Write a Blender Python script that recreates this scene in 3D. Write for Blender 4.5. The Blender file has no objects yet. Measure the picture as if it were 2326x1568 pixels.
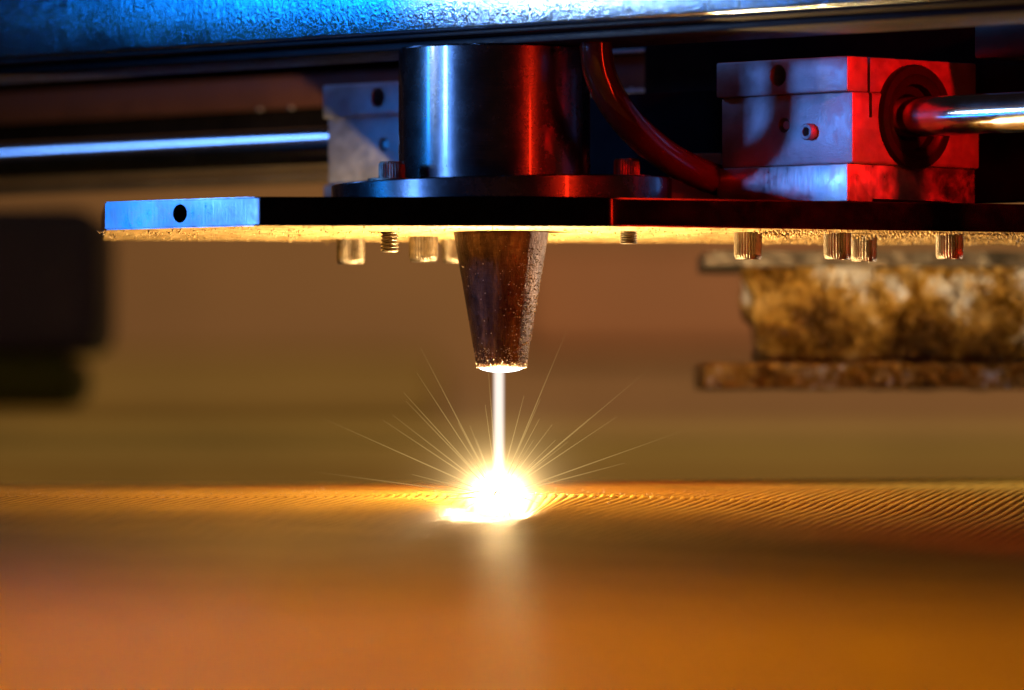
import bpy, bmesh, math, random
import numpy as np
from mathutils import Vector, Matrix, noise
random.seed(7)
R = math.radians
S = bpy.context.scene
C = bpy.data.collections.new("scene_objects"); S.collection.children.link(C)

# ------------------------------------------------------------------ camera, world, lamps, exposure (1 unit = 1 cm)
D0 = 86.3
F = 15675.0
EYE = 1060.0
def P(x, y, Y=0.0):
    """position of a measured spot (x, y in the 2326-wide view) that lies Y cm behind the nozzle axis"""
    z = D0 + Y
    return Vector(((x-1163)/F*z, Y, (EYE-y)/F*z))
cam = bpy.data.cameras.new("camera"); co = bpy.data.objects.new("camera", cam); C.objects.link(co)
co.location = (0, -D0, 0); co.rotation_euler = (R(90), 0, 0)
cam.sensor_width = 36; cam.lens = 36*F/2326
cam.shift_y = (EYE-784)/2326
cam.clip_start = 0.5; cam.clip_end = 1000
cam.dof.use_dof = True; cam.dof.focus_distance = D0-0.5
cam.dof.aperture_fstop = (cam.lens/1000)/(2*0.52)
S.camera = co
W = bpy.data.worlds.new("World"); S.world = W; W.use_nodes = True
W.node_tree.nodes["Background"].inputs[0].default_value = (0.5, 0.42, 0.4, 1)
W.node_tree.nodes["Background"].inputs[1].default_value = 0.010
S.view_settings.view_transform = 'Standard'; S.view_settings.look = 'None'
S.view_settings.exposure = 0; S.view_settings.gamma = 1

def area(name, loc, target, sx, sy, power, col, spread=180):
    l = bpy.data.lights.new(name, 'AREA'); l.shape = 'RECTANGLE'; l.size = sx; l.size_y = sy
    l.energy = power; l.color = col; l.spread = R(spread)
    o = bpy.data.objects.new(name, l); C.objects.link(o); o.location = loc
    d = Vector(target)-Vector(loc); o.rotation_euler = d.to_track_quat('-Z', 'Y').to_euler()
    return o
area("white_lamp", (-10.5, -2.75, 6.35), (1, -2.6, 5.6), .5, 1.2, 19, (0.50, 0.72, 1.0), 32)
area("blue_lamp", (-34, -3.0, 8.2), (0, 0, 5.4), 2.5, 5, 95, (0.003, 0.25, 1.0), 36)
area("blue_lamp", (-30, -17.3, 7), (1, 0, 4.6), 3, 2.6, 115, (0.10, 0.31, 1.0), 22)
area("blue_lamp", (-28, 14, 20), (-4, 5, 5.5), 9, 9, 150, (0.13, 0.34, 1.0), 44)
area("red_lamp", (12, -13.4, 3.0), (2, 0, 3.6), .6, 6, 70, (1.0, 0.02, 0.004), 50)
area("red_lamp", (20, -16, 10.5), (4.6, 0, 4.4), 1.5, 1.5, 120, (1.0, 0.002, 0.002), 19)
area("amber_lamp", (-1, -28, 13), (-1, -31, -1), 14, 24, 2000, (1.0, 0.40, 0.0), 130)
area("rib_fill", (21, 16, 1.6), (4, 1.5, -.4), 1.5, 1.5, 170, (1.0, 0.76, 0.52), 26)  # added fill from off frame for the sheet's ribs
area("wall_fill", (16, 62, 23), (12, 140, 4), 60, 6, 52000, (1.0, 0.66, 0.32))  # added warm fill, only there to brighten the far wall

# ------------------------------------------------------------------ materials
class N:
    def __init__(s, name):
        s.m = bpy.data.materials.new(name); s.m.use_nodes = True
        s.t = s.m.node_tree; s.b = s.t.nodes["Principled BSDF"]; s.out = s.t.nodes["Material Output"]
    def n(s, typ, **kw):
        k = s.t.nodes.new(typ)
        for a, v in kw.items(): setattr(k, a, v)
        return k
    def l(s, a, b): s.t.links.new(a, b)
    def coord(s, scale=(1, 1, 1), which='Object', rot=(0, 0, 0)):
        tc = s.n('ShaderNodeTexCoord'); mp = s.n('ShaderNodeMapping')
        mp.inputs['Scale'].default_value = scale; mp.inputs['Rotation'].default_value = rot
        s.l(tc.outputs[which], mp.inputs['Vector']); return mp.outputs['Vector']
    def noise(s, vec, scale, detail=4, rough=.6):
        k = s.n('ShaderNodeTexNoise'); k.inputs['Scale'].default_value = scale
        k.inputs['Detail'].default_value = detail; k.inputs['Roughness'].default_value = rough
        s.l(vec, k.inputs['Vector']); return k.outputs['Fac']
    def ramp(s, fac, stops):
        k = s.n('ShaderNodeValToRGB'); e = k.color_ramp.elements
        while len(e) < len(stops): e.new(0.5)
        for i, (p, c) in enumerate(stops):
            e[i].position = p; e[i].color = (c, c, c, 1) if not isinstance(c, tuple) else (*c, 1)
        s.l(fac, k.inputs['Fac']); return k.outputs['Color']
    def bump(s, h, strength, dist=.02, prev=None):
        k = s.n('ShaderNodeBump'); k.inputs['Strength'].default_value = strength; k.inputs['Distance'].default_value = dist
        s.l(h, k.inputs['Height'])
        if prev: s.l(prev, k.inputs['Normal'])
        return k.outputs['Normal']

def metal(name, c1, c2, rough=(.25, .45), blotch=1.2, brush=None, bs=.25, met=1.0, aniso=0, grit=0, gs=30, spec=.5):
    k = N(name); b = k.b
    v = k.coord()
    f = k.noise(v, blotch, 6, .65)
    k.l(k.ramp(f, [(.35, c1), (.65, c2)]), b.inputs['Base Color'])
    f2 = k.noise(v, blotch*4, 5, .7)
    k.l(k.ramp(f2, [(.3, rough[0]), (.7, rough[1])]), b.inputs['Roughness'])
    b.inputs['Metallic'].default_value = met
    b.inputs['Specular IOR Level'].default_value = spec
    nrm = None
    if brush:
        nrm = k.bump(k.noise(k.coord(brush), 1, 3, .6), bs, .01)
    if grit:
        nrm = k.bump(k.noise(v, gs, 4, .7), grit, .03, nrm)
    if nrm: k.l(nrm, b.inputs['Normal'])
    if aniso:
        b.inputs['Anisotropic'].default_value = aniso
        tn = k.n('ShaderNodeTangent', direction_type='RADIAL', axis='Z'); k.l(tn.outputs[0], b.inputs['Tangent'])
    return k.m

M = {}
M['beam_steel'] = metal('painted_steel', (.48, .5, .52), (.66, .68, .7), (.30, .46), .6, grit=.55, gs=9)
# leathery paint with fine vertical drips near its lower edge
k = N('hammered_paint'); v = k.coord(); b = k.b
b.inputs['Metallic'].default_value = .97
k.l(k.ramp(k.noise(v, .7, 5), [(.35, (.42, .47, .52)), (.7, (.62, .66, .7))]), b.inputs['Base Color'])
k.l(k.ramp(k.noise(v, 2.2, 6), [(.3, .13), (.7, .20)]), b.inputs['Roughness'])
vv = k.coord((11, 11, 5.0))
n1 = k.bump(k.noise(vv, 1.0, 6, .65), .20, .04)
n2 = k.bump(k.noise(v, 26, 3, .6), .2, .015, n1)
k.l(n2, b.inputs['Normal']); M['hammered'] = k.m
M['black'] = metal('black_anodised', (.006, .005, .006), (.011, .009, .01), (.5, .65), 1.5, met=0, spec=.0)
M['dark_rail'] = metal('dark_rail', (.012, .009, .009), (.022, .016, .015), (.4, .6), 1.2, met=.0, spec=.12)
M['brown_rail'] = metal('brown_rail', (.07, .024, .012), (.10, .034, .018), (.5, .7), .8, met=.0)
M['strip'] = metal('grey_brown_strip', (.16, .12, .08), (.22, .17, .11), (.3, .5), .8, met=.3)
M['alu'] = metal('machined_aluminium', (.26, .26, .28), (.48, .48, .52), (.34, .62), 1.4, brush=(3, 3, 60), bs=.12, grit=.15, gs=25, met=.7)
M['alu_bright'] = metal('milled_aluminium', (.34, .38, .42), (.75, .77, .8), (.25, .60), 1.3, brush=(28, 28, 2), bs=.3)
M['barrel'] = metal('turned_steel', (.09, .08, .085), (.13, .12, .12), (.22, .30), .7, brush=(1, 1, 120), bs=.12)
_b = M['barrel'].node_tree.nodes['Principled BSDF']; _b.inputs['Coat Weight'].default_value = .5; _b.inputs['Coat Roughness'].default_value = .07
M['plate_edge'] = metal('plate_steel', (.03, .022, .025), (.045, .035, .038), (.13, .19), 1, brush=(60, 60, 3), bs=.05)
M['chrome'] = metal('polished_rod', (.75, .75, .75), (.82, .82, .82), (.15, .22), .8, brush=(8, 8, 8), bs=.03)
M['screw'] = metal('screw_steel', (.13, .11, .09), (.26, .22, .17), (.25, .45), 5, grit=.4, gs=35)
M['rubber'] = metal('black_rubber', (.008, .006, .006), (.012, .009, .009), (.3, .45), 2, met=0, spec=.25)
M['dull_flange'] = metal('dull_flange', (.09, .08, .07), (.25, .2, .16), (.3, .55), 1.5, met=.6, grit=.4, gs=10)
M['white_plastic'] = metal('cream_plastic', (.6, .5, .38), (.7, .6, .46), (.4, .5), 1, met=0)
M['dark_paint'] = metal('slate_paint', (.32, .34, .52), (.38, .40, .58), (.5, .7), .3, met=0)
M['green_paint'] = metal('green_paint', (.36, .50, .08), (.40, .56, .10), (.5, .7), .3, met=0)

# crusted underside of the plate
k = N('spattered_underside'); v = k.coord(); b = k.b
b.inputs['Metallic'].default_value = .35
k.l(k.ramp(k.noise(v, 5, 8, .75), [(.36, (.06, .03, .008)), (.52, (.34, .22, .08)), (.7, (.62, .5, .28))]), b.inputs['Base Color'])
k.l(k.ramp(k.noise(v, 9, 4), [(.3, .35), (.7, .7)]), b.inputs['Roughness'])
k.l(k.bump(k.noise(v, 22, 5, .75), .35, .03), b.inputs['Normal']); M['underside'] = k.m
# nozzle: heat-browned copper with long scratches
k = N('heat_browned_copper'); b = k.b
b.inputs['Metallic'].default_value = .92
v = k.coord()
k.l(k.ramp(k.noise(k.coord((3.0, 3.0, .5)), 2.0, 6, .7), [(.32, (.03, .015, .012)), (.5, (.07, .034, .02)), (.7, (.16, .085, .04))]), b.inputs['Base Color'])
k.l(k.ramp(k.noise(k.coord((6, 6, 1)), 3.0, 5, .7), [(.3, .22), (.7, .48)]), b.inputs['Roughness'])
n1 = k.bump(k.noise(k.coord((45, 45, 1.6)), 1, 4, .7), .45, .02)
n2 = k.bump(k.noise(v, 16, 5, .7), .35, .03, n1)
n3 = k.bump(k.noise(k.coord((4, 4, 60), rot=(0, R(35), R(15))), 1, 2, .7), .25, .015, n2)
k.l(n3, b.inputs['Normal']); M['nozzle'] = k.m
# translucent air hose
k = N('red_brown_hose'); b = k.b
b.inputs['Base Color'].default_value = (.13, .018, .01, 1)
b.inputs['Roughness'].default_value = .12; b.inputs['Transmission Weight'].default_value = .75
b.inputs['IOR'].default_value = 1.4; b.inputs['Coat Weight'].default_value = .6
k.l(k.bump(k.noise(k.coord(), 5, 3), .25, .05), b.inputs['Normal']); M['hose'] = k.m
# corroded crust; the white patches are glints put into its colour
k = N('corroded_crust'); v = k.coord(); b = k.b
k.l(k.ramp(k.noise(v, 1.0, 10, .66), [(.36, (.03, .012, .003)), (.44, (.20, .09, .012)), (.52, (.50, .27, .04)), (.585, (.68, .46, .17)), (.61, (.95, .92, .95))]), b.inputs['Base Color'])
k.l(k.ramp(k.noise(v, 2.0, 5, .6), [(.42, .12), (.5, .7)]), b.inputs['Roughness'])
b.inputs['Metallic'].default_value = .1
k.l(k.bump(k.noise(v, 6, 8, .75), .9, .12), b.inputs['Normal']); M['crust'] = k.m
k = N('rusty_flange'); v = k.coord(); b = k.b
k.l(k.ramp(k.noise(v, 2.5, 8, .7), [(.35, (.34, .15, .02)), (.55, (.62, .32, .05)), (.75, (.8, .56, .22))]), b.inputs['Base Color'])
b.inputs['Roughness'].default_value = .6
k.l(k.bump(k.noise(v, 8, 6, .75), .8, .08), b.inputs['Normal']); M['rust'] = k.m
# ribbed sheet: paler along the rib crests, darker in the valleys
k = N('ribbed_cloth'); v = k.coord(); b = k.b
at = k.n('ShaderNodeAttribute', attribute_name='rib')
c1 = k.ramp(k.noise(v, 1.1, 7, .6), [(.3, (.56, .37, .055)), (.7, (.74, .51, .10))])
mx = k.n('ShaderNodeMix', data_type='RGBA'); k.l(at.outputs['Fac'], mx.inputs['Factor'])
mx.inputs['A'].default_value = (.30, .16, .04, 1); k.l(c1, mx.inputs['B']); k.l(mx.outputs['Result'], b.inputs['Base Color'])
b.inputs['Roughness'].default_value = .36; b.inputs['Specular IOR Level'].default_value = .07
k.l(k.bump(k.noise(v, 38, 5, .7), .25, .012), b.inputs['Normal']); M['sheet'] = k.m
# walls
def plain(name, c, rough=.7):
    k = N(name); f = k.noise(k.coord(), .12, 3)
    k.l(k.ramp(f, [(.3, tuple(x*.88 for x in c)), (.7, tuple(min(1, x*1.12) for x in c))]), k.b.inputs['Base Color'])
    k.b.inputs['Roughness'].default_value = rough; return k.m
M['wall_brown'] = plain('brown_wall', (.26, .15, .075))
M['wall_red'] = plain('terracotta_wall', (.33, .15, .08))
M['wall_olive'] = plain('olive_panel', (.21, .14, .035))
M['wall_pale'] = plain('pale_olive_panel', (.30, .23, .075))
M['bed'] = plain('machine_bed', (.10, .09, .045))

def emis(name, col, s):
    k = N(name); k.t.nodes.remove(k.b); e = k.n('ShaderNodeEmission')
    e.inputs[0].default_value = (*col, 1); e.inputs[1].default_value = s
    k.l(e.outputs[0], k.out.inputs['Surface']); return k.m
M['hot'] = emis('white_hot', (1, .86, .6), 14)
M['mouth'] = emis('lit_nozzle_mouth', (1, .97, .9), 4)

# ------------------------------------------------------------------ mesh helpers
def link(name, bm, mat, parent=None, smooth=False, label=None, cat=None, group=None, kind=None):
    me = bpy.data.meshes.new(name); bmesh.ops.recalc_face_normals(bm, faces=bm.faces); bm.to_mesh(me); bm.free()
    if smooth:
        for p in me.polygons: p.use_smooth = True
        try: me.set_sharp_from_angle(angle=R(35))
        except Exception: pass
    for x in (mat if isinstance(mat, list) else [mat]): me.materials.append(x)
    o = bpy.data.objects.new(name, me); C.objects.link(o)
    if parent:
        o.parent = parent
        if not parent.parent: o.matrix_parent_inverse = Matrix.Translation(parent.location).inverted()
    props(o, label, cat, group, kind); return o
def props(o, label=None, cat=None, group=None, kind=None):
    if label: o['label'] = label
    if cat: o['category'] = cat
    if group: o['group'] = group
    if kind: o['kind'] = kind
def thing(name, loc, label, cat, group=None):
    o = bpy.data.objects.new(name, None); o.location = loc; C.objects.link(o); props(o, label, cat, group); return o
def box(bm, fr, x0, x1, y0, y1, z0, z1, bev=0.0, seg=2):
    """box in a frame fr (4x4 matrix)"""
    m = fr @ Matrix.Translation(((x0+x1)/2, (y0+y1)/2, (z0+z1)/2)) @ Matrix.Diagonal((x1-x0, y1-y0, z1-z0, 1))
    r = bmesh.ops.create_cube(bm, size=1, matrix=m)
    if bev:
        es = list({e for v in r['verts'] for e in v.link_edges})
        bmesh.ops.bevel(bm, geom=es, offset=bev, segments=seg, affect='EDGES', profile=.5)
def cyl(bm, fr, r0, r1, h, seg=32, cap=True):
    """cylinder from z=0 to z=h of the frame"""
    bmesh.ops.create_cone(bm, segments=seg, radius1=r0, radius2=r1, depth=h, cap_ends=cap,
                          matrix=fr @ Matrix.Translation((0, 0, h/2)))
def lathe(bm, fr, prof, seg=64, close=False):
    rings = []
    for r, z in prof:
        rings.append([bm.verts.new(fr @ Vector((r*math.cos(2*math.pi*i/seg), r*math.sin(2*math.pi*i/seg), z))) for i in range(seg)])
    pairs = list(zip(rings[:-1], rings[1:]))
    if close: pairs.append((rings[-1], rings[0]))
    for a, b in pairs:
        for i in range(seg):
            j = (i+1) % seg; bm.faces.new((a[i], a[j], b[j], b[i]))
    if not close:
        bm.faces.new(rings[0]); bm.faces.new(rings[-1])
def tube(bm, pts, rad, seg=20, cap=True):
    pts = [Vector(p) for p in pts]; rings = []
    up = Vector((0, 1, 0))
    for i, p in enumerate(pts):
        t = (pts[min(i+1, len(pts)-1)]-pts[max(i-1, 0)]).normalized()
        a = up.cross(t).normalized(); b = t.cross(a)
        r = rad[i] if isinstance(rad, list) else rad
        rings.append([bm.verts.new(p+a*r*math.cos(2*math.pi*k/seg)+b*r*math.sin(2*math.pi*k/seg)) for k in range(seg)])
    for A, B in zip(rings[:-1], rings[1:]):
        for i in range(seg):
            j = (i+1) % seg; bm.faces.new((A[i], A[j], B[j], B[i]))
    if cap: bm.faces.new(rings[0]); bm.faces.new(rings[-1])
def poly_prism(bm, pts, z0, z1, bev=0):
    lo = [bm.verts.new((x, y, z0)) for x, y in pts]; hi = [bm.verts.new((x, y, z1)) for x, y in pts]
    bm.faces.new(lo[::-1]); bm.faces.new(hi)
    n = len(pts)
    for i in range(n):
        j = (i+1) % n; bm.faces.new((lo[i], lo[j], hi[j], hi[i]))
def cut(o, bm):
    """carve the solid bm out of the mesh of o, for good"""
    me = bpy.data.meshes.new('t'); bmesh.ops.recalc_face_normals(bm, faces=bm.faces); bm.to_mesh(me); bm.free()
    c = bpy.data.objects.new('t', me); C.objects.link(c)
    md = o.modifiers.new('b', 'BOOLEAN'); md.operation = 'DIFFERENCE'; md.object = c; md.solver = 'EXACT'
    bpy.context.view_layer.update()
    dg = bpy.context.evaluated_depsgraph_get()
    new = bpy.data.meshes.new_from_object(o.evaluated_get(dg)); o.modifiers.clear(); o.data = new
    bpy.data.objects.remove(c); bpy.data.meshes.remove(me)
_t = bmesh.new(); bmesh.ops.create_icosphere(_t, subdivisions=1, radius=1)
ICO_V = np.array([v.co[:] for v in _t.verts]); ICO_F = np.array([[v.index for v in f.verts] for f in _t.faces]); _t.free()
def crumbs(name, items, mat, parent=None, rough=.25, **kw):
    '''many small lumps as one mesh; items = (x, y, z, size, (sx, sy, sz))'''
    rg = np.random.RandomState(3); vv = []; ff = []
    for k_, (x, y, z, r, sc) in enumerate(items):
        qv = rg.normal(size=(3, 3)); Q, _ = np.linalg.qr(qv)
        a = (ICO_V*(1+rg.uniform(-rough, rough, (len(ICO_V), 1)))*r) @ Q.T*np.array(sc)+np.array((x, y, z))
        vv.append(a); ff.append(ICO_F+k_*len(ICO_V))
    vv = np.concatenate(vv); ff = np.concatenate(ff)
    me = bpy.data.meshes.new(name); me.vertices.add(len(vv)); me.vertices.foreach_set('co', vv.ravel().astype(np.float32))
    me.loops.add(ff.size); me.loops.foreach_set('vertex_index', ff.ravel().astype(np.int32))
    me.polygons.add(len(ff)); me.polygons.foreach_set('loop_start', np.arange(0, ff.size, 3, dtype=np.int32)); me.update(calc_edges=True)
    me.materials.append(mat); o = bpy.data.objects.new(name, me); C.objects.link(o)
    if parent: o.parent = parent
    props(o, **kw); return o
I4 = Matrix.Identity(4)
q = math.sqrt(.5)
def gantry(origin):
    """frame of the gantry: x along the rod (to the right and towards the camera), y away behind, z up"""
    m = Matrix(((q, q, 0, origin[0]), (-q, q, 0, origin[1]), (0, 0, 1, origin[2]), (0, 0, 0, 1))); return m
def spline(pts, n=60):
    pts = [Vector(p) for p in pts]; pts = [2*pts[0]-pts[1]]+pts+[2*pts[-1]-pts[-2]]; out = []
    for i in range(1, len(pts)-2):
        for k in range(n//(len(pts)-3)):
            t = k/(n//(len(pts)-3)); a, b, c, d = pts[i-1:i+3]
            out.append(.5*((2*b)+(c-a)*t+(2*a-5*b+4*c-d)*t*t+(3*b-a-3*c+d)*t**3))
    out.append(pts[-2]); return out

# ------------------------------------------------------------------ setting: bed, walls behind
bm = bmesh.new(); box(bm, I4, -160, 160, -84, 148, -4.2, -3.2, 0)
link('floor', bm, M['bed'], kind='structure')
bm = bmesh.new(); box(bm, I4, -160, 160, 148, 151, -3.2, 90)
w = link('wall', bm, M['wall_brown'], kind='structure')
def far(name, x0, x1, y0, y1, Y, t, mat, label, cat):
    a = P(x0, y1, Y); b = P(x1, y0, Y)
    bm = bmesh.new(); box(bm, I4, a.x, b.x, Y, Y+t, a.z, b.z, min(.6, t*.3), 3)
    return link(name, bm, mat, smooth=True, label=label, cat=cat)
far('wall_panel', 1180, 1900, 540, 800, 146.5, 1.4, M['wall_red'], 'blurred terracotta panel on the far wall right of the nozzle', 'panel')
far('lower_wall_panel', -900, 1000, 800, 972, 140, 7.9, M['wall_olive'], 'blurred dark olive panel low on the far wall at left', 'panel')
far('pale_ledge', -900, 3200, 975, 1034, 132, 15, M['wall_pale'], 'blurred pale olive ledge running low along the far wall', 'ledge')
far('skirting_strip', -900, 2900, 1044, 1140, 128, 12, M['wall_olive'], 'blurred olive strip running behind the crest of the sheet', 'strip')
# dark machine block at the left edge of the frame
t = thing('control_box', P(60, 930, 38), 'blurred dark slate box with green base hanging behind at left edge', 'box')
bm = bmesh.new(); a = P(-260, 800, 38); b = P(222, 470, 38); box(bm, I4, a.x, b.x, 38, 44, a.z, b.z, .45, 3)
link('housing', bm, M['dark_paint'], t, True)
bm = bmesh.new(); a = P(-260, 922, 38); b = P(170, 800, 38); box(bm, I4, a.x, b.x, 38.2, 43.5, a.z, b.z-.003, .45, 3)
link('base', bm, M['green_paint'], t, True)

# ------------------------------------------------------------------ ribbed sheet
ys = np.array([-42, -30, -20, -8, -3, -1.5, -.5, 0, 1.0, 3, 8, 14, 20, 27, 34.])
sy = np.array([1760, 1560, 1395, 1226, 1160, 1146, 1135, 1130, 1122, 1112, 1101, 1096, 1098, 1112, 1125.])   # centre profile, as seen
zc = (EYE-sy)/F*(D0+ys)
def H0(y):
    return np.interp(y, yy, zz)
# smooth the polyline
yy = np.linspace(-42, 34, 1500); zz = np.interp(yy, ys, zc)
for s in (90, 30):
    kr = np.hanning(s); kr /= kr.sum()
    pad = np.concatenate([np.full(s, zz[0]), zz, np.full(s, zz[-1])])
    w_ = np.convolve(pad, kr, 'same')[s:-s]
    blend = np.clip((np.abs(yy)-2)/6, 0, 1) if s == 90 else 1
    zz = zz*(1-blend)+w_*blend
sr = np.array([1760, 1585, 1445, 1275, 1197, 1180, 1164, 1156, 1142, 1116, 1092, 1082, 1085, 1110, 1125.])
zr_ = np.interp(yy, ys, (EYE-sr)/F*(D0+ys))
kr = np.hanning(60); kr /= kr.sum(); zr_ = np.convolve(np.concatenate([np.full(60, zr_[0]), zr_, np.full(60, zr_[-1])]), kr, 'same')[60:-60]
def height(x, y):
    r = np.clip(x/6.4, -1.4, 1.6)
    z = H0(y)
    bl = np.power(np.clip(r, 0, 1.4), .9)
    z = z*(1-bl)+np.interp(y, yy, zr_)*bl
    z = z + .018*np.clip(-r, 0, 1)*np.clip(1-np.abs(y)/10, 0, 1)
    z = z + .02*np.sin(x*.55+1.0)*np.clip(1-np.abs(y)/20, 0, 1)
    # dip added ahead of the spark so the glow's lower half shows
    st = lambda t: np.clip(t, 0, 1)**2*(3-2*np.clip(t, 0, 1))
    z = z - .27*np.exp(-((x+.17)/.5)**2)*st((.10-y)/.7)*(1-st((-y-1.4)/4.0))
    return z
def kerf(x, y):
    y0 = .05+.05*np.sin(x*.9)
    e = np.exp(-np.abs(x)/3.5)
    return e*(.034*np.exp(-((y-y0)/.06)**2)-.035*np.exp(-((y-y0-.13)/.05)**2))
RS = .125
def rib(u, x, y):
    a = (.024+.022*np.clip(x/6, -.5, 1))*(1-.85*np.exp(-((x+.17)/.75)**2)*np.exp(-((y+.6)/1.5)**2))
    return a*(np.abs(np.cos(np.pi*u/RS))**.8-.5)*1.8 + .002*np.sin(u*23+y*5)*np.sin(y*9+u*3)
us = np.arange(-13, 14, RS/10); vs = np.concatenate([np.arange(-42, -8, 1.0), np.arange(-8, -3, .4), np.arange(-3, -.3, .1), np.arange(-.3, .45, .02), np.arange(.45, 4, .1), np.arange(4, 9.6, .4)])
U, V = np.meshgrid(us, vs)
X = U+V/5.0
Z = height(X, V)+rib(U+.004*np.sin(V*1.7), X, V)+kerf(X, V)
co_ = np.stack([X, V, Z], -1).reshape(-1, 3)
nu, nv = len(us), len(vs)
idx = np.arange(nu*nv).reshape(nv, nu)
fc = np.stack([idx[:-1, :-1], idx[:-1, 1:], idx[1:, 1:], idx[1:, :-1]], -1).reshape(-1, 4)
me = bpy.data.meshes.new('ribbed_sheet')
me.vertices.add(len(co_)); me.vertices.foreach_set('co', co_.ravel().astype(np.float32))
me.loops.add(fc.size); me.loops.foreach_set('vertex_index', fc.ravel().astype(np.int32))
me.polygons.add(len(fc)); me.polygons.foreach_set('loop_start', np.arange(0, fc.size, 4, dtype=np.int32))
me.update(calc_edges=True); me.polygons.foreach_set('use_smooth', np.ones(len(fc), dtype=bool))
at_ = me.attributes.new('rib', 'FLOAT', 'POINT')
at_.data.foreach_set('value', np.clip(np.abs(np.cos(np.pi*U/RS))**1.3*1.25-.1, 0, 1).ravel().astype(np.float32))
me.materials.append(M['sheet'])
sheet = bpy.data.objects.new('ribbed_sheet', me); C.objects.link(sheet)
props(sheet, 'amber sheet with fine slanting ribs being cut under the beam', 'sheet')
# glinting grit on the sheet
it = []
for i in range(1300):
    x = random.choice([random.uniform(-8, 8), random.gauss(2.2, 2.0), random.gauss(-4.5, 2)]); y = random.gauss(0.4, 1.2)
    it.append((x, y, float(height(np.float64(x), np.float64(y)))+.02, random.uniform(.003, .009), (1.4, 1, .7)))
crumbs('grit', it[:700], M['white_plastic'], label='tiny glinting crumbs scattered along the ribs of the sheet', cat='grit', kind='stuff')

# ------------------------------------------------------------------ gantry beam (the blue-lit bar at the top)
B0 = Vector((0, -1.6, 5.333)); G = gantry(B0)
t = thing('gantry_beam', B0, 'thick steel gantry beam glowing blue across the top, hammered texture', 'beam')
bm = bmesh.new()
m0 = len(bm.verts)
box(bm, G, -40, 30, 0, 2.0, 0.06, 1.5, .05, 3)
link('face_bar', bm, M['hammered'], t, True)
bm = bmesh.new(); box(bm, G, -40, 30, .03, 2.0, -.0, .055, .02, 2)
link('lower_lip', bm, M['dark_rail'], t, True)
bm = bmesh.new(); box(bm, G, -40, 30, .36, 1.9, -.11, -.004, .02, 2)
link('under_plate', bm, M['dark_rail'], t, True)
# strip bolted under the beam at the right
# ------------------------------------------------------------------ guide rod
RC = P(2080, 266, -.2); GR = gantry(RC)
bm = bmesh.new()
m = GR @ Matrix.Translation((-34, 0, 0)) @ Matrix.Rotation(R(90), 4, 'Y')
cyl(bm, m, .25, .25, 52, 64)
o = link('guide_rod', bm, M['chrome'], smooth=True, label='polished round guide rod running through both bearing blocks', cat='rod')

# ------------------------------------------------------------------ rear rail behind the rod
t = thing('rear_rail', GR @ Vector((-6, 2.2, .2)), 'dark layered rail with brown face running behind the rod at left', 'rail')
zr = RC.z
def rr(name, y0, y1, z0, z1, mat, x0=-34, x1=6, bev=.02):
    bm = bmesh.new(); box(bm, GR, x0, x1, y0, y1, z0-zr, z1-zr, bev); return link(name, bm, mat, t, True)
rr('brown_face', 2.15, 2.6, 5.06, 5.52, M['brown_rail'])
rr('top_channel', 2.45, 2.9, 5.52, 5.70, M['black'])
rr('top_strip', 1.9, 2.7, 5.70, 5.86, M['dark_rail'])
rr('slot', 2.3, 2.7, 4.50, 5.06, M['black'])
rr('lower_strip', 2.1, 2.6, 4.20, 4.42, M['strip'])
rr('lower_strip', 2.2, 2.6, 4.00, 4.17, M['strip'])
rv = None
for k_ in range(14):
    xx = -14.5+k_*.85+random.uniform(-.2, .2)
    if rv is None:
        bm = bmesh.new(); cyl(bm, Matrix.Rotation(R(90), 4, 'X'), .028, .02, .06, 10); rv = ob = link('rivet', bm, M['alu'])
    else:
        ob = rv.copy(); C.objects.link(ob)
    ob.parent = t; ob.location = (GR @ Vector((xx, 2.17, 5.06-zr)))-t.location; ob.rotation_euler = (0, 0, R(-45))
# black housing behind the head
t = thing('motor_housing', GR @ Vector((-2, 1.6, .2)), 'black motor housing behind the head with thin blue edges', 'housing')
def hb(name, x0, x1, y0, y1, z0, z1, mat, bev=.02):
    bm = bmesh.new(); box(bm, GR, x0, x1, y0, y1, z0-zr, z1-zr, bev); return link(name, bm, mat, t, True)
hb('front_cover', -6.4, -2.5, -.5, -.3, 3.35, 4.79, M['black'])
hb('upper_body', -6.1, 2.9, 1.45, 2.1, 4.62, 5.9, M['black'])
hb('lower_body', -7.4, 2.9, 1.75, 2.1, 3.35, 4.55, M['black'])
hb('fin', -4.2, -3.0, 1.6, 1.74, 4.82, 4.84, M['alu'], .004)
hb('fin', -4.1, -3.05, 1.6, 1.74, 4.66, 4.675, M['dark_rail'], .004)
hb('edge_trim', -8.2, -6.15, 2.05, 2.14, 5.01, 5.05, M['alu'], .01)
hb('edge_trim', -8.2, -5.9, 1.95, 2.14, 5.545, 5.58, M['alu'], .01)
hb('cover', .3, 2.9, .75, 1.40, 5.10, 5.60, M['rubber'], .05)
# cream plate that shows behind the hose
bm = bmesh.new(); a = P(1522, 447, 1.3); b = P(1640, 348, 1.3); box(bm, I4, a.x, b.x, 1.3, 1.45, a.z-.1, b.z, .02)
link('cream_plate', bm, M['white_plastic'], label='small cream plate peeking out behind the hose beside the right block', cat='plate')

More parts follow.
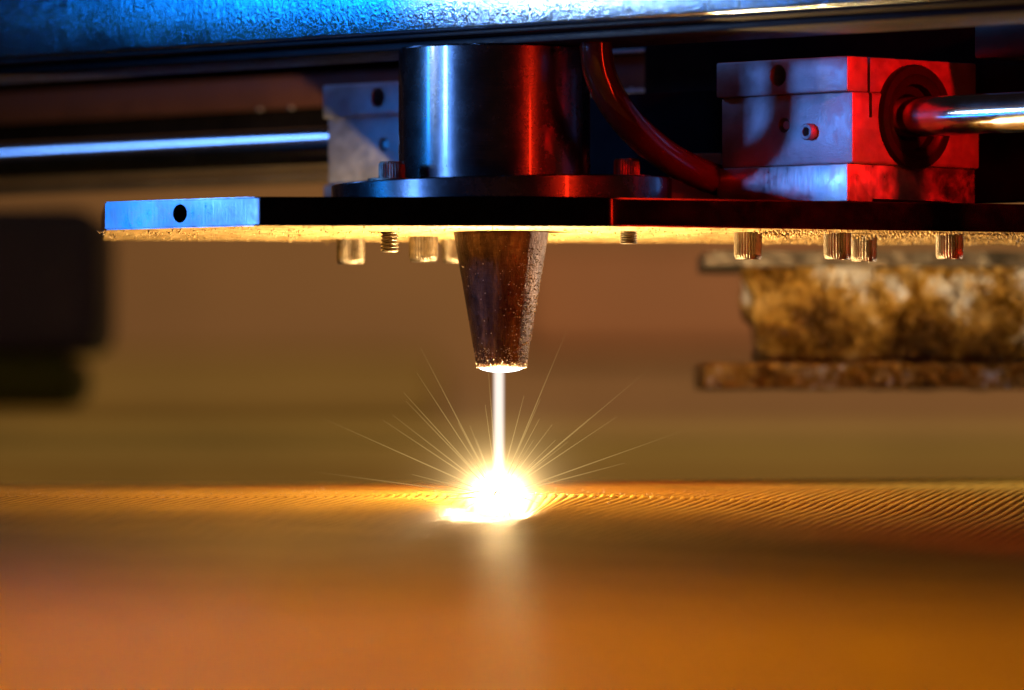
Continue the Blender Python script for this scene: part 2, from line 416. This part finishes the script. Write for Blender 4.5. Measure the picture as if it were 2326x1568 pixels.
# ------------------------------------------------------------------ mounting plate + head
ZT, ZB = 3.281, 2.928
t = head = thing('laser_head', (-.13, 0, ZT), 'laser cutting head with dark turned barrel on broad plate and tapered nozzle', 'laser head')
pts = [(-5.04, -.82), (-3.14, -2.36), (-3.07, -2.40), (-3.0, -2.405), (1.16, -2.14), (1.24, -2.12), (1.33, -2.05), (9.5, 1.25), (9.0, 5.2), (-5.31, 3.0)]
bm = bmesh.new(); poly_prism(bm, pts, ZB, ZT)
bmesh.ops.bevel(bm, geom=[e for e in bm.edges if abs(e.verts[0].co.z-e.verts[1].co.z) < .01], offset=.018, segments=2, affect='EDGES')
bm.normal_update()
for f in bm.faces:
    c = f.calc_center_median(); n = f.normal
    if n.z < -.9 or c.z < ZB+.006: f.material_index = 2
    elif n.x < -.4 and n.y < -.4: f.material_index = 1
plate = link('mounting_plate', bm, [M['plate_edge'], M['alu_bright'], M['underside']], head, True)
# screw hole in its left facet
fd = Vector((-3.14+5.04, -2.36+.82, 0)).normalized(); fn = Vector((fd.y, -fd.x, 0))
hc = P(406, 485, -1.62)
hm = Matrix(((fd.x, 0, -fn.x, hc.x), (fd.y, 0, -fn.y, hc.y), (0, 1, 0, hc.z), (0, 0, 0, 1)))
def holes(fr, spec):
    for (a_, b_, r_, d_) in spec:
        bb = bmesh.new(); cyl(bb, fr @ Matrix.Translation((a_, b_, -.4)), r_, r_, .4+d_, 28); yield bb
for bb in holes(hm, [(0, 0, .115, .8)]): cut(plate, bb)

def cap_screw(parent, base, r, h, down=True, mat=None, seg=30, name='cap_screw', tilt=0):
    """socket head screw: knurled head, chamfer, hex socket; base = centre of the seat"""
    bm = bmesh.new(); s = -1 if down else 1
    fr = Matrix.Translation(base) @ Matrix.Rotation(tilt, 4, 'Y') @ Matrix.Diagonal((1, 1, s, 1))
    rings = []; n = seg*2
    for (rr_, z, kn) in ((r, 0, 1), (r, h*.82, 1), (r*.9, h, 0), (r*.55, h, 0), (r*.5, h*.5, 0)):
        rings.append([bm.verts.new(fr @ Vector(((rr_-(.018*r*4*(i % 2) if kn else 0))*math.cos(2*math.pi*i/n), (rr_-(.018*r*4*(i % 2) if kn else 0))*math.sin(2*math.pi*i/n), z))) for i in range(n)])
    for A, Bq in zip(rings[:-1], rings[1:]):
        for i in range(n): bm.faces.new((A[i], A[(i+1) % n], Bq[(i+1) % n], Bq[i]))
    bm.faces.new(rings[-1]); bm.faces.new(rings[0])
    return link(name, bm, mat or M['screw'], parent)
def stud(parent, base, r, h, name='threaded_stud'):
    bm = bmesh.new(); prof = []; n = 6; p = h/n
    for i in range(n): prof += [(r*.80, -i*p), (r, -i*p-p*.35), (r, -i*p-p*.5), (r*.80, -i*p-p*.9)]
    prof += [(r*.5, -h)]
    fr = Matrix.Translation(base)
    lathe(bm, fr @ Matrix.Rotation(R(3), 4, 'X'), prof, 28); return link(name, bm, M['screw'], parent, True)
for (x, y, Y, r, h) in ((1699, 540, -.05, .175, .34), (1902, 540, .25, .175, .33), (1962, 545, 1.2, .17, .33), (2157, 545, .4, .175, .32), (797, 560, 2.6, .185, .32), (962, 555, 1.6, .185, .32), (1034, 560, 2.7, .17, .30)):
    p = P(x, y, Y); cap_screw(plate, Vector((p.x, Y, ZB)), r, h)
for (x, Y, h) in ((885, -.2, .27), (1428, -.4, .17)):
    p = P(x, 540, Y); stud(plate, Vector((p.x, Y, ZB+.01)), .115, h)

# flange
bm = bmesh.new()
lathe(bm, Matrix.Translation((-.13, 0, 0)), [(2.115, ZT+.002), (2.13, ZT+.017), (2.13, 3.515), (2.115, 3.53), (.9, 3.53)], 96)
for v in bm.verts:
    if v.co.z > 3.4: v.co.z += .022*(v.co.x+1.2)
flange = link('flange', bm, M['barrel'], head, True)
# barrel
bm = bmesh.new()
lathe(bm, Matrix.Translation((-.22, 0, 0)), [(1.2, 3.49), (1.2, 5.20), (1.17, 5.225)], 128)
link('barrel', bm, M['barrel'], head, True)
# the red-lit cap screw on a washer
for (x, Y, zz_) in ((890, -.95, 3.53), (1424, -.2, 3.60)):
    p = P(x, 400, Y)
    bm = bmesh.new(); lathe(bm, Matrix.Translation((p.x, Y, zz_)), [(.18, 0), (.3, 0), (.3, .03), (.18, .03)], 40, close=True)
    link('washer', bm, M['screw'], flange, True)
    cap_screw(flange, Vector((p.x, Y, zz_+.03)), .165, .21, down=False)
# nozzle
zt, zb_ = 2.93, 1.24
bm = bmesh.new()
lathe(bm, Matrix.Translation((-.135, 0, 0)), [(.2, zt), (.594, zt), (.594, zt-.02), (.45, zt-.85), (.318, zb_+.05), (.300, zb_+.008), (.29, zb_), (.283, zb_), (.25, zb_+.05), (.2, zb_+.4)], 96)
nozzle = link('nozzle', bm, M['nozzle'], head, True)
bm = bmesh.new(); prof = [(.282*math.cos(a), zb_+.004-.068*math.sin(a)) for a in [R(k_*9) for k_ in range(0, 10)]]
lathe(bm, Matrix.Translation((-.135, 0, 0)), prof, 64)
link('glowing_mouth', bm, M['mouth'], nozzle, True)
# molten spatter frozen on its right side
it = []
for i in range(1000):
    f = random.random()**.8
    ang = random.gauss(R(-20), R(28)) if random.random() < .93 else random.uniform(R(-170), R(0))
    if random.random() < .2: f = 1-random.random()**2*.14; ang = random.uniform(R(-175), R(5))
    z = zt-.05-(zt-.05-zb_)*f; r = .594-(.594-.31)*((zt-z)/(zt-zb_))
    it.append((-.135+r*math.cos(ang), r*math.sin(ang), z, random.uniform(.004, .011)*(1.4 if random.random() < .1 else 1), (1, 1, 1)))
crumbs('spatter', it, M['screw'], nozzle, kind='stuff')
# dust fringe along the underside of the plate
it = []
for i in range(12000):
    x = random.uniform(-5.2, 8.0)
    fy = -.82-(x+5.04)*.81 if x < -3.07 else (-2.4+(x+3.07)*.065 if x < 1.24 else -2.1+(x-1.24)*.404)
    y = random.uniform(fy+.04, 4.0 if x > -3 else 3.0)
    cl = noise.noise(Vector((x*1.3, y*1.6, 4)))*.5+.35
    if x > 3.0: cl *= 1.7
    s_ = random.uniform(.005, .012)*(.6+1.2*cl)
    it.append((x, y, ZB-s_*random.uniform(.1, 2.4)*cl, s_, (1, .8, 1.3)))
it = [c for c in it if c[0] > 3.0 or random.random() < .12]
crumbs('dust_fringe', it, M['underside'], plate, kind='stuff')

# ------------------------------------------------------------------ bearing blocks
def block(corner, label):
    """corner: foot of the near vertical edge; x of the frame runs along the rod, y away from the grey face"""
    Gb = gantry(corner)
    t = thing('bearing_block', corner, label, 'bearing block', 'bearing blocks on the guide rod')
    W_, Dp = 2.23, 2.45
    hz = zr-corner.z
    def part(name, x0, x1, y0, y1, z0, z1, mat, bev=.03):
        bm = bmesh.new(); box(bm, Gb, x0, x1, y0, y1, z0, z1, bev); return link(name, bm, mat, t, True)
    rodcut = lambda: Gb @ Matrix.Translation((.2, 1.2, hz)) @ Matrix.Rotation(R(-90), 4, 'Y')
    foot = part('foot', -W_-.02, -.03, .03, Dp-.02, 0, .468, M['alu_bright'], .015)
    main = part('body', -W_+.03, .03, .06, Dp, .47, 1.36, M['alu'])
    cap = part('cap', -W_, 0, 0, Dp-.03, 1.362, 1.80, M['alu'], .02)
    fr = Gb @ Matrix(((1, 0, 0, 0), (0, 0, 1, 0), (0, 1, 0, 0), (0, 0, 0, 1)))    # x right, y up, z inwards
    for bb in holes(fr, [(-1.17, 1.60, .135, .8)]): cut(cap, bb)
    for bb in holes(fr, [(-1.12, .98, .095, .30)]): cut(main, bb)
    bm = bmesh.new(); cyl(bm, fr @ Matrix.Translation((-1.12, .98, .10)), .055, .055, .3, 24)
    link('set_screw', bm, M['alu_bright'], t, True)
    # protruding hollow screw
    bm = bmesh.new(); f2 = fr @ Matrix.Translation((-.66, .88, -.12))
    lathe(bm, f2, [(.058, .08), (.09, .08), (.105, .095), (.105, .30), (.058, .30)], 40, close=True)
    link('socket_screw', bm, M['alu'], t, True)
    # slit and rod bore seen on the end face
    bb = bmesh.new(); box(bb, Gb, -.8, .3, .37, .42, 1.0, 2.2); cut(cap, bb)
    bb = bmesh.new(); box(bb, Gb, -.8, .3, .37, .42, 1.05, 2.2); cut(main, bb)
    bb = bmesh.new(); box(bb, Gb, -.6, .3, .5, 1.95, -.2, .045); cut(foot, bb)
    bb = bmesh.new(); cyl(bb, rodcut(), .6, .6, 1.0, 48); cut(main, bb)
    bb = bmesh.new(); cyl(bb, rodcut(), .6, .6, 1.0, 48); cut(cap, bb)
    # rubber seal
    bm = bmesh.new(); fr3 = Gb @ Matrix.Translation((.10, 1.2, hz)) @ Matrix.Rotation(R(-90), 4, 'Y')
    lathe(bm, fr3, [(.27, .25), (.30, .16), (.40, .14), (.42, .04), (.52, .02), (.54, .0), (.64, .0), (.66, .03), (.66, .10), (.595, .12), (.595, .5), (.27, .5)], 64, close=True)
    link('rubber_seal', bm, M['rubber'], t, True)
    return t
zc_ = ZT+.004
block(Vector((4.15, -.90, zc_)), 'grey bearing block with red end face, right of the hose')
block(Vector((-.92-.03, 4.20+.03, zc_)), 'grey bearing block half hidden behind the barrel, left of it')

# ------------------------------------------------------------------ air hose
hp = spline([P(1345, 20, -1.3), P(1352, 90, -1.3), P(1362, 165, -1.25), P(1398, 240, -1.1), P(1452, 305, -.7), P(1525, 362, 0), P(1610, 403, .8), P(1700, 425, 1.5), P(1800, 430, 2.0)], 80)
bm = bmesh.new(); n = 24
tube(bm, hp, .2, n, cap=False)
t = thing('air_hose', hp[0], 'translucent dark red air hose curving down beside the barrel', 'hose')
link('outer_wall', bm, M['hose'], t, True)
bm = bmesh.new(); tube(bm, hp, .12, n, cap=False)
k = N('hose_bore'); k.b.inputs['Base Color'].default_value = (.25, .03, .02, 1); k.b.inputs['Roughness'].default_value = .2
link('inner_bore', bm, k.m, t, True)

# ------------------------------------------------------------------ corroded carriage at the right
t = thing('corroded_carriage', P(2000, 880, 8), 'crusted rusty flanged block hanging blurred behind the plate at right', 'carriage')
def crust(name, x0, x1, y0, y1, Y, dep, amp, mat, xtop=None, seed=0):
    a = P(x0, y1, Y); b = P(x1, y0, Y); bm = bmesh.new()
    nx = max(2, int((b.x-a.x)/.07)); nz = max(3, int((b.z-a.z)/.07)); ny = 12
    box(bm, I4, a.x, b.x, Y, Y+dep, a.z, b.z)
    bmesh.ops.subdivide_edges(bm, edges=[e for e in bm.edges if abs(e.verts[0].co.x-e.verts[1].co.x) > .01], cuts=nx, use_grid_fill=True)
    bmesh.ops.subdivide_edges(bm, edges=[e for e in bm.edges if abs(e.verts[0].co.z-e.verts[1].co.z) > .01], cuts=nz, use_grid_fill=True)
    bmesh.ops.subdivide_edges(bm, edges=[e for e in bm.edges if abs(e.verts[0].co.y-e.verts[1].co.y) > .01], cuts=ny, use_grid_fill=True)
    for v in bm.verts:
        c = v.co.copy()
        nvv = noise.fractal(c*1.6+Vector((seed, 0, 0)), .7, 2.1, 5)
        nv3 = noise.noise_vector(c*2.3)+noise.noise_vector(c*6.5)*.45
        v.co += Vector((nv3.x*amp*.8, -abs(nvv)*amp*1.5, nv3.z*amp*.5))
        if xtop is not None:
            f = (c.z-a.z)/(b.z-a.z); v.co.x += (xtop)*f*max(0, 1-(c.x-a.x)/2)
    return link(name, bm, mat, t, True)
crust('upper_flange', 1600, 2700, 572, 604, 9.2, 4, .03, M['dull_flange'])
crust('body', 1745, 2700, 600, 838, 10.0, 3, .22, M['crust'], xtop=-.3)
crust('lower_flange', 1600, 2700, 826, 876, 9.2, 4.5, .065, M['rust'])

it = []
for i in range(2600):
    onb = random.random() < .7
    a = P(random.uniform(1720 if onb else 1600, 2380), random.uniform(610, 830) if onb else random.uniform(832, 880), 9.9 if onb else 9.15)
    it.append((a.x, a.y+random.uniform(-.1, .05), a.z, random.uniform(.012, .05)*(1.8 if random.random() < .08 else 1), (1, .7, 1)))
crumbs('crumbs', it, M['crust'], t, rough=.4, kind='stuff')
bpy.data.objects['crumbs'].matrix_parent_inverse = Matrix.Translation(t.location).inverted()
# ------------------------------------------------------------------ laser beam, spark and its glow
SP = P(1131, 1128, 0)
def volume_mat(name, build):
    k = N(name); k.t.nodes.remove(k.b)
    e = k.n('ShaderNodeEmission'); k.l(e.outputs[0], k.out.inputs['Volume']); build(k, e); return k.m
def beam_build(k, e):
    tc = k.n('ShaderNodeTexCoord'); sx = k.n('ShaderNodeSeparateXYZ'); k.l(tc.outputs['Object'], sx.inputs[0])
    cb = k.n('ShaderNodeCombineXYZ'); k.l(sx.outputs[0], cb.inputs[0]); k.l(sx.outputs[1], cb.inputs[1])
    ln = k.n('ShaderNodeVectorMath', operation='LENGTH'); k.l(cb.outputs[0], ln.inputs[0])
    mr = k.n('ShaderNodeMapRange', interpolation_type='SMOOTHSTEP'); mr.inputs['From Min'].default_value = .10; mr.inputs['From Max'].default_value = .035
    mr.inputs['To Min'].default_value = 0; mr.inputs['To Max'].default_value = 7.5
    k.l(ln.outputs['Value'], mr.inputs['Value']); k.l(mr.outputs[0], e.inputs[1]); e.inputs[0].default_value = (1, .93, .86, 1)
bz = zb_-.04
bm = bmesh.new(); cyl(bm, I4, .105, .105, bz-SP.z, 32)
bo = link('laser_beam', bm, volume_mat('glowing_beam', beam_build), smooth=True, label='straight white laser beam between nozzle mouth and spark', cat='beam')
bo.location = (-.165, 0, SP.z)
t = spark = thing('spark', SP, 'white hot spark burst where the beam meets the sheet', 'spark')
bm = bmesh.new(); bmesh.ops.create_icosphere(bm, subdivisions=4, radius=1)
for v in bm.verts:
    d = v.co.normalized(); r = .20+.05*max(0, noise.noise(d*3.1))+.015*noise.noise(d*8)
    v.co = Vector((d.x*r*1.05, d.y*r-.12, d.z*r*.95-.05))+SP
link('molten_core', bm, M['hot'], t, True)
# starburst rays of the glare, built as thin glowing needles
k = N('glare_ray_glow'); k.t.nodes.remove(k.b)
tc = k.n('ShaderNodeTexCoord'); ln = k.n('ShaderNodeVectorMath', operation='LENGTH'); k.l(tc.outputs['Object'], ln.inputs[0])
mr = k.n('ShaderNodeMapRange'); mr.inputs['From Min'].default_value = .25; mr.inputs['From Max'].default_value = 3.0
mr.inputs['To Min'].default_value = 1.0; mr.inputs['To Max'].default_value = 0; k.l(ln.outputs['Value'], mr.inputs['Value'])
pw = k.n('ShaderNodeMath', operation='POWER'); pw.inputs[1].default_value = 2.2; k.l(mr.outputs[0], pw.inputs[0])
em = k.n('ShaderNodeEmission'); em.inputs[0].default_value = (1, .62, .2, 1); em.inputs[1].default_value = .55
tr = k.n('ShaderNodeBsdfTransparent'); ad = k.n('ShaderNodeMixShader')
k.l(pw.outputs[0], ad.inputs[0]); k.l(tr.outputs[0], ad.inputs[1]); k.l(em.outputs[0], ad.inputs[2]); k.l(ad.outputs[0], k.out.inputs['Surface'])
M['glare_ray'] = k.m
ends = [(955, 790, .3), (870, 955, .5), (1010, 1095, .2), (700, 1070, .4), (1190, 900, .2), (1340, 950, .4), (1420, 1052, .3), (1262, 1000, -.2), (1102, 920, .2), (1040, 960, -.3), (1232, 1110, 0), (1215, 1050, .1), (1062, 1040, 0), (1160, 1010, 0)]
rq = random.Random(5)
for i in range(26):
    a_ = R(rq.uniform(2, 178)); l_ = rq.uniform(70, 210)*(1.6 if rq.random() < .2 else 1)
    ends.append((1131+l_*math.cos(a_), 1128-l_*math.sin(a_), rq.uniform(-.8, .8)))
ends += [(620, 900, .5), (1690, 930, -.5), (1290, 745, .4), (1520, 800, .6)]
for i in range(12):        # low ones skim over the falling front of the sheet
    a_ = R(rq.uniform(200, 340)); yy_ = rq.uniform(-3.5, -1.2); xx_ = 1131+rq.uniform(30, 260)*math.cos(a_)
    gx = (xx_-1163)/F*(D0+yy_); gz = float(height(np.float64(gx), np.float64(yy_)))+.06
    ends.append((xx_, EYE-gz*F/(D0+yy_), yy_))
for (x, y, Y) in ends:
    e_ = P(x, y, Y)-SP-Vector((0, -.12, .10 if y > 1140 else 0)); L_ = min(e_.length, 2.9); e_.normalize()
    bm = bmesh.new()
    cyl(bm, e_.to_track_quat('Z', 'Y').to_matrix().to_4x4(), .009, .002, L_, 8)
    f_ = link('glare_ray', bm, M['glare_ray'], None, True); f_.location = (0, -.12, .10) if y > 1140 else (0, 0, 0); f_.parent = spark
# burst glow: glare bloom built as an emissive ball around the spark
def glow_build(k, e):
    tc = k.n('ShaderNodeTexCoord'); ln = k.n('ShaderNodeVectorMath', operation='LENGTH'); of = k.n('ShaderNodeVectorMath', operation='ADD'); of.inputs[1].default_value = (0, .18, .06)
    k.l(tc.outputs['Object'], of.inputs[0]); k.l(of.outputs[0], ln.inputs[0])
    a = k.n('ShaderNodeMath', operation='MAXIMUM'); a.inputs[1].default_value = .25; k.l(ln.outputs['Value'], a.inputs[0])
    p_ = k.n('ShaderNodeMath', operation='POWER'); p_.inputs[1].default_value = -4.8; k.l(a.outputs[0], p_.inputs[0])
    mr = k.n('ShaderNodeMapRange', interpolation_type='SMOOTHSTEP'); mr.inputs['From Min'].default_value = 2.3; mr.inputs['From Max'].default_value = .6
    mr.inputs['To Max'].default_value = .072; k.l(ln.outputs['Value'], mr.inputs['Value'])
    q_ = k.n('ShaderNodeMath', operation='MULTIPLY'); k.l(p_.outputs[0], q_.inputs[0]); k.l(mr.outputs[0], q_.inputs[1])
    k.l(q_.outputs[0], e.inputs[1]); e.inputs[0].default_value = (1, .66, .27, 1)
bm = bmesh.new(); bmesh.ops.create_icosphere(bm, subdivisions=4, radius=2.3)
gm = volume_mat('bloom_volume', glow_build)
gv = link('bloom_ball', bm, gm, None, True); gv.parent = spark
for typ, en, dz in (('POINT', 700, .36), ('SPOT', 7500, .42)):
    l = bpy.data.lights.new('spark_light', typ); l.energy = en; l.color = (1, .68, .30); l.shadow_soft_size = .13
    if typ == 'SPOT': l.spot_size = R(168); l.spot_blend = .12
    lo = bpy.data.objects.new('spark_light', l); C.objects.link(lo); lo.location = SP+Vector((.05 if typ == 'POINT' else -.03, .05, dz))
    if typ == 'SPOT': lo.rotation_euler = (R(180), 0, 0)      # added upward spot, brightens the plate while sparing the sheet
# core and bloom are the source's picture; the point lamp carries their light
